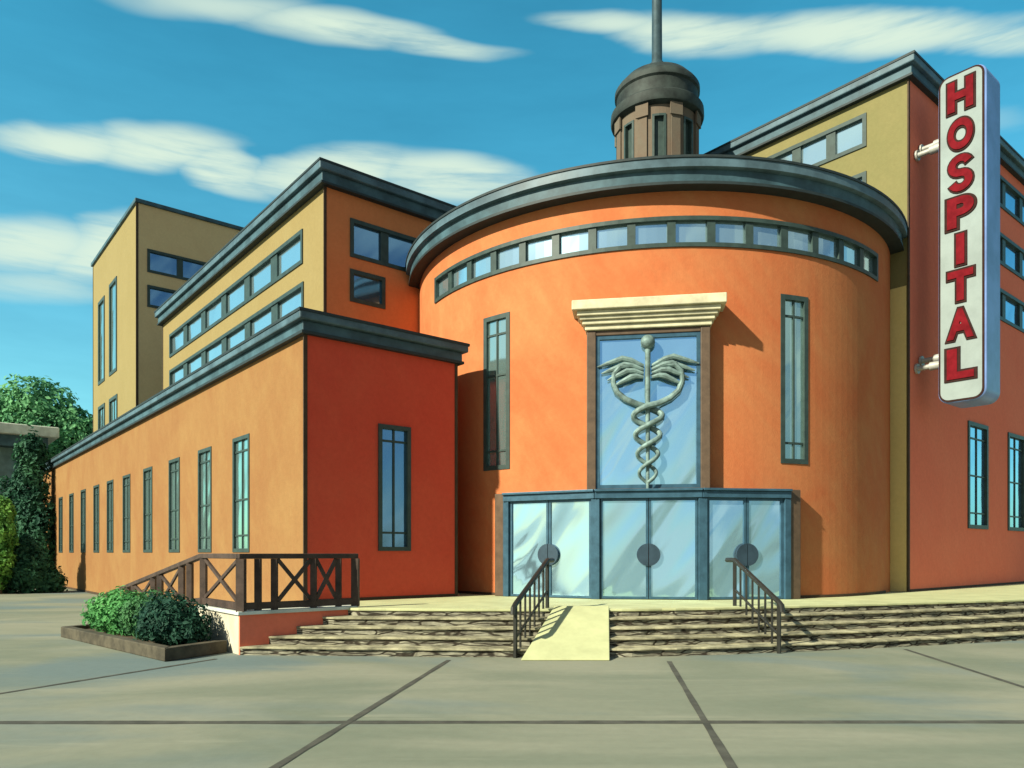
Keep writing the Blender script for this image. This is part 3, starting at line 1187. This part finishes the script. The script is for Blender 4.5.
def rounded_plate(inset, rad, d0, d1):
    """upright plate with rounded corners, in the plane of the sign's lettered side"""
    u0_, u1_, b0_, b1_ = inset, sl_ - inset, z0 + inset, z1 - inset
    ring = []
    for (cu_, cz_, a0) in ((u1_ - rad, b0_ + rad, -90), (u1_ - rad, b1_ - rad, 0), (u0_ + rad, b1_ - rad, 90), (u0_ + rad, b0_ + rad, 180)):
        for k in range(7):
            a_ = R(a0 + 15 * k)
            ring.append((cu_ + rad * math.cos(a_), cz_ + rad * math.sin(a_)))
    mb = MB()
    n_ = len(ring)
    for dd in (d0, d1):
        for (u_, z_) in ring:
            mb.v.append(PS(u_, z_, dd))
    mb.f.append(tuple(range(n_ - 1, -1, -1)))
    mb.f.append(tuple(range(n_, 2 * n_)))
    for k in range(n_):
        k2 = (k + 1) % n_
        mb.f.append((k, k2, n_ + k2, n_ + k))
    return mb


PS = flat_map(SW, NR)          # outward = towards the left-front
case = rounded_plate(0.0, 0.30, -sd_, 0.0).build("case", M['sign_blue'], sign, smooth=True, bevel=0.07)
rounded_plate(0.035, 0.27, -0.06, 0.010).build("face_frame", M['outline'], sign)
rounded_plate(0.085, 0.22, -0.05, 0.020).build("face", M['sign_white'], sign)


def glyph(ch, size_h, size_w, off):
    cu = bpy.data.curves.new("glyph", 'FONT')
    cu.body = ch
    cu.size = 1.0
    cu.offset = off
    cu.extrude = 0.0
    cu.fill_mode = 'FRONT'
    to = bpy.data.objects.new("glyph", cu)
    C.objects.link(to)
    bpy.context.view_layer.update()
    dg = bpy.context.evaluated_depsgraph_get()
    me = bpy.data.meshes.new_from_object(to.evaluated_get(dg))
    bpy.data.objects.remove(to)
    return me


heights = [14.60, 13.52, 12.44, 11.36, 10.33, 9.32, 8.26, 7.16]


def s_strip(width, ext):
    """the letter S as one bent ribbon"""
    pts = []
    rx, ry = 0.215, 0.205
    for k in range(15):
        a_ = R(20 + (250 * k / 14))
        pts.append(Vector((rx * math.cos(a_), 0.2 + ry * math.sin(a_))))
    for k in range(15):
        a_ = R(90 - (250 * k / 14))
        pts.append(Vector((rx * math.cos(a_), -0.21 + ry * math.sin(a_))))
    d0, d1 = (pts[0] - pts[1]).normalized(), (pts[-1] - pts[-2]).normalized()
    pts = [pts[0] + d0 * ext] + pts + [pts[-1] + d1 * ext]
    bmx = bmesh.new()
    prev = None
    for k, p in enumerate(pts):
        d = (pts[min(k + 1, len(pts) - 1)] - pts[max(k - 1, 0)]).normalized()
        n_ = Vector((-d.y, d.x)) * width / 2
        cur = (bmx.verts.new((p.x + n_.x, p.y + n_.y, 0)), bmx.verts.new((p.x - n_.x, p.y - n_.y, 0)))
        if prev:
            bmx.faces.new((prev[0], prev[1], cur[1], cur[0]))
        prev = cur
    return bmx


for ch, zc in zip("HOSPITAL", heights):
    base = glyph(ch, 1, 1, 0.0)
    xs = [v.co.x for v in base.vertices]
    ys = [v.co.y for v in base.vertices]
    cx_, cy_ = (min(xs) + max(xs)) / 2, (min(ys) + max(ys)) / 2
    fx = 0.56 / max(max(xs) - min(xs), 0.30)
    if ch == 'I':
        fx = 1.1
    fy = 0.74 / (max(ys) - min(ys))
    obs = []
    for nm, off, d0, d1, mt in (("letter", 0.046, 0.03, 0.075, M['letter']), ("letter_edge", 0.102, 0.022, 0.05, M['outline'])):
        if ch == 'S':
            bmx = s_strip(0.19 if nm == "letter" else 0.275, 0.0 if nm == "letter" else 0.04)
            me = bpy.data.meshes.new(nm)
        else:
            me = glyph(ch, 1, 1, off)
            bmx = bmesh.new()
            bmx.from_mesh(me)
            for v in bmx.verts:
                v.co.x = (v.co.x - cx_) * fx
                v.co.y = (v.co.y - cy_) * fy
                v.co.z = 0
        ret = bmesh.ops.extrude_face_region(bmx, geom=bmx.faces[:])
        for v in [e for e in ret['geom'] if isinstance(e, bmesh.types.BMVert)]:
            v.co.z = d1 - d0
        for v in bmx.verts:
            p = PS(sl_ / 2 + v.co.x, zc + v.co.y, d0 + v.co.z)
            v.co = p - Vector(sign.location)
        bmesh.ops.recalc_face_normals(bmx, faces=bmx.faces)
        for f_ in bmx.faces:
            f_.smooth = False
        bmx.to_mesh(me)
        bmx.free()
        me.name = nm
        me.materials.clear()
        me.materials.append(mt)
        o = bpy.data.objects.new(nm, me)
        C.objects.link(o)
        obs.append(o)
    obs[0].parent = sign
    obs[1].parent = obs[0]
    bpy.data.meshes.remove(base)
for zc in (13.55, 7.35):
    m = MB()
    for tt in (0.12, 0.42):
        a = SW + V * tt + NR * 0.03
        e = SW + V * tt - NR * 0.62
        m.tube([(e.x, e.y, zc + tt * 0.9 - 0.2), (a.x, a.y, zc + tt * 0.9 - 0.2)], 0.075, 10)
        e2 = SW + V * tt - NR * 0.56
        m.tube([(e.x, e.y, zc + tt * 0.9 - 0.2), (e2.x, e2.y, zc + tt * 0.9 - 0.2)], 0.15, 10)
        e3 = SW + V * tt - NR * 0.24
        m.tube([(e3.x, e3.y, zc + tt * 0.9 - 0.2), (a.x, a.y, zc + tt * 0.9 - 0.2)], 0.12, 10)
    m.build("bracket", M['bracket'], sign, smooth=True)

# ------------------------------------------------------------------ planting
def leaf_mesh(name, blobs, n, size, mat, parent, seed, zmin=0.02, flat=0.0):
    """many small leaf faces spread through a set of ellipsoids (centre, radii), denser at the skin"""
    rnd = random.Random(seed)
    m = MB()
    vol = [b[1][0] * b[1][1] * b[1][2] for b in blobs]
    areas = [v ** (2 / 3) for v in vol]
    tot = sum(areas)
    for (c, r), a in zip(blobs, areas):
        k = int(n * a / tot)
        off = Vector((rnd.uniform(0, 50), rnd.uniform(0, 50), rnd.uniform(0, 50)))
        for _ in range(k):
            d = Vector((rnd.gauss(0, 1), rnd.gauss(0, 1), rnd.gauss(0, 1))).normalized()
            lump = 1 + 0.30 * mnoise.noise(d * 2.3 + off) + 0.16 * mnoise.noise(d * 5.5 + off)
            q = (rnd.random() ** 0.28) * lump
            p = Vector((c[0] + d.x * r[0] * q, c[1] + d.y * r[1] * q, c[2] + d.z * r[2] * q))
            if p.z < zmin:
                continue
            s = size * rnd.uniform(0.55, 1.3)
            nn = (d + Vector((rnd.uniform(-1, 1), rnd.uniform(-1, 1), rnd.uniform(-0.6, 1))) * 0.8).normalized()
            t1 = nn.orthogonal().normalized()
            t1 = Matrix.Rotation(rnd.uniform(0, 6.28), 3, nn) @ t1
            t2 = nn.cross(t1)
            m.quad(p - t1 * s, p - t2 * s * 0.5 + nn * s * 0.12, p + t1 * s, p + t2 * s * 0.5 + nn * s * 0.12)
    return m.build(name, mat, parent)


def plant(name, label, cat, loc, blobs, n, size, mat, seed, trunk=None, group=None, crown="foliage"):
    o = empty(name, loc)
    tag(o, label, cat, group)
    bl = [((loc[0] + c[0], loc[1] + c[1], loc[2] + c[2]), r) for c, r in blobs]
    leaf_mesh(crown, bl, n, size, mat, o, seed, loc[2] + 0.02)
    if trunk:
        m = MB()
        h, r = trunk
        L = Vector(loc)
        m.tube([L, L + Vector((0.05, 0, h * 0.35)), L + Vector((-0.06, 0.05, h * 0.7)), L + Vector((0, 0, h))], [r * 1.25, r, r * 0.8, r * 0.5], 9)
        rnd = random.Random(seed + 1)
        for c, rr2 in blobs:
            a = L + Vector((0, 0, h * rnd.uniform(0.45, 0.85)))
            e = L + Vector(c)
            m.tube([a, a.lerp(e, 0.5) + Vector((0, 0, 0.1 * h * 0.2)), e], [r * 0.45, r * 0.3, r * 0.1], 6)
        m.build("trunk", M['bark'], o, smooth=True)
    return o


# planter along the ramp
pl = empty("planter", (-6.05, 13.04, 0))
tag(pl, "low planting bed with dark stone kerb beside the ramp", "planter")
P0 = Vector((-6.05, 13.04))
PD = Vector((-10.2, 16.9)) - P0
PLL = PD.length
PD.normalize()
PQ = [P0, Vector((-10.2, 16.9)), BP + U * 6.6 - V * 0.06, BP + U * 0.5 - V * 0.06]
cen = sum(PQ, Vector((0, 0))) / 4
m = MB()
m.prism([tuple(p.lerp(cen, 0.05)) for p in PQ], 0.0, 0.15)
m.build("soil", M['soil'], pl)
m = MB()
inn = []
KW = 0.2
for i in range(4):
    p, q, r = PQ[i - 1], PQ[i], PQ[(i + 1) % 4]
    d1, d2 = (q - p).normalized(), (r - q).normalized()
    n1_, n2_ = Vector((d1.y, -d1.x)), Vector((d2.y, -d2.x))
    if n1_.dot(cen - q) < 0:
        n1_ = -n1_
    if n2_.dot(cen - q) < 0:
        n2_ = -n2_
    bis = (n1_ + n2_)
    inn.append(q + bis * (KW / bis.dot(n1_)))
for (i, k) in ((0, 1), (3, 0), (1, 2)):
    m.prism([tuple(PQ[i]), tuple(PQ[k]), tuple(inn[k]), tuple(inn[i])], 0.0, 0.24 - 0.001 * i)
m.build("kerb", M['kerb'], pl, bevel=0.02)


def pb(a, b, z):
    p = P0 + V * a + PD * b
    return (p.x, p.y, z)


plant("shrub", "dark green rounded shrub by the ramp's pale end wall", "shrub", pb(0.75, 1.35, 0.13),
      [((0, 0, 0.42), (0.62, 0.55, 0.48)), ((-0.35, 0.35, 0.50), (0.5, 0.5, 0.50)), ((0.30, -0.2, 0.3), (0.42, 0.4, 0.34)), ((-0.2, -0.2, 0.35), (0.5, 0.4, 0.4))], 5200, 0.055, M['leaf_dark'], 5, (0.5, 0.05), "shrubs in the planting bed")
plant("shrub", "mid green shrub in the middle of the planting bed", "shrub", pb(0.85, 2.75, 0.13),
      [((0, 0, 0.45), (0.62, 0.58, 0.52)), ((-0.3, 0.3, 0.42), (0.5, 0.5, 0.46))], 4200, 0.055, M['leaf'], 6, (0.5, 0.05), "shrubs in the planting bed")
plant("shrub", "bright green shrub at the far end of the planting bed", "shrub", pb(0.80, 4.25, 0.13),
      [((0, 0, 0.45), (0.72, 0.66, 0.52)), ((-0.45, 0.45, 0.38), (0.6, 0.5, 0.44)), ((0.4, -0.4, 0.42), (0.55, 0.5, 0.44))], 5600, 0.06, M['leaf_bright'], 7, (0.5, 0.05), "shrubs in the planting bed")

# left edge: flat-roofed pavilion, its ivy and bushes, tree behind
PVc = Vector((-29.5, 48.0))
pv = empty("pavilion", (PVc.x - 4, PVc.y, 0))
tag(pv, "small flat-roofed grey building behind the bushes at the far left", "building")
m = MB()
m.prism(rect(PVc, V, U, -12, 0.35, -0.3, 8), 9.3, 9.95)
ro_ = m.build("roof", M['grey'], pv, bevel=0.05)
m = MB()
m.prism(rect(PVc, V, U, -11.85, -0.2, 0.2, 7.8), 8.6, 9.298)
m.build("fascia", M['slate'], ro_)
m = MB()
m.prism(rect(PVc, V, U, -11, -1.1, 1.3, 7.2), 0.0, 8.598)
m.build("wall", M['teal'], pv)
for a in (-1.3, -6.2, -11.0):
    m = MB()
    m.prism(rect(PVc, V, U, a - 0.35, a + 0.35, 0.4, 1.1), 0.0, 8.598)
    m.build("pillar", M['grey'], pv)



def grown(blobs, k):
    return [((c[0] * k, c[1] * k, c[2] * k), (r[0] * k, r[1] * k, r[2] * k)) for c, r in blobs]


plant("ivy", "dark ivy climbing the pillar of the grey flat-roofed building", "ivy", (-27.6, 42.9, 0),
      grown([((0.0, 0, 4.6), (0.75, 0.6, 2.3)), ((0.25, 0, 2.2), (0.95, 0.7, 2.2)), ((0.1, 0, 6.0), (0.55, 0.5, 0.9)), ((-0.9, 0.1, 3.0), (0.8, 0.6, 2.0))], 1.28), 9000, 0.15, M['leaf_ivy'], 11, (7.0, 0.12))
plant("bush", "spreading dark green bush at the far corner of the low wing", "bush", (-23.1, 35.6, 0),
      [((0, 0, 0.9), (1.25, 0.9, 1.2)), ((0.9, 0.3, 0.5), (0.75, 0.7, 0.7)), ((-1.2, 0.0, 0.8), (1.1, 0.8, 1.0)), ((-0.3, 0.2, 1.9), (0.9, 0.8, 0.9))], 8000, 0.12, M['leaf_ivy'], 12, (1.0, 0.09))
plant("bush", "tall yellow green bush lit by the sun at the left edge", "bush", (-23.7, 34.6, 0),
      grown([((0, 0, 3.0), (0.75, 0.7, 1.6)), ((-0.4, 0, 1.6), (1.0, 0.8, 1.5)), ((0.2, 0, 4.0), (0.5, 0.5, 0.7))], 0.95), 6500, 0.12, M['leaf_yellow'], 13, (3.0, 0.08))
plant("tree", "broad green tree rising behind the grey flat-roofed building", "tree", (-43.7, 68.7, 0),
      grown([((0, 0, 12.2), (3.0, 2.6, 2.5)), ((-2.4, 0.4, 11.4), (2.5, 2.2, 2.0)), ((2.4, 0, 10.8), (2.2, 2.0, 1.9)), ((0.4, -0.8, 10.0), (3.0, 2.2, 2.2)), ((-3.8, 0, 9.2), (2.4, 2.2, 2.0))], 1.22), 15000, 0.27, M['leaf_tree'], 21, (12, 0.5), "trees behind the hospital", "crown")
plant("tree", "smaller rounded green tree just left of the rear tower", "tree", (-39.3, 69.0, 0),
      grown([((0, 0, 10.6), (1.9, 1.7, 1.6)), ((0.4, 0.2, 8.6), (2.5, 2.0, 2.0)), ((-1.2, 0, 8.8), (2.0, 1.8, 1.8))], 1.2), 9000, 0.25, M['leaf_tree'], 22, (10, 0.4), "trees behind the hospital", "crown")
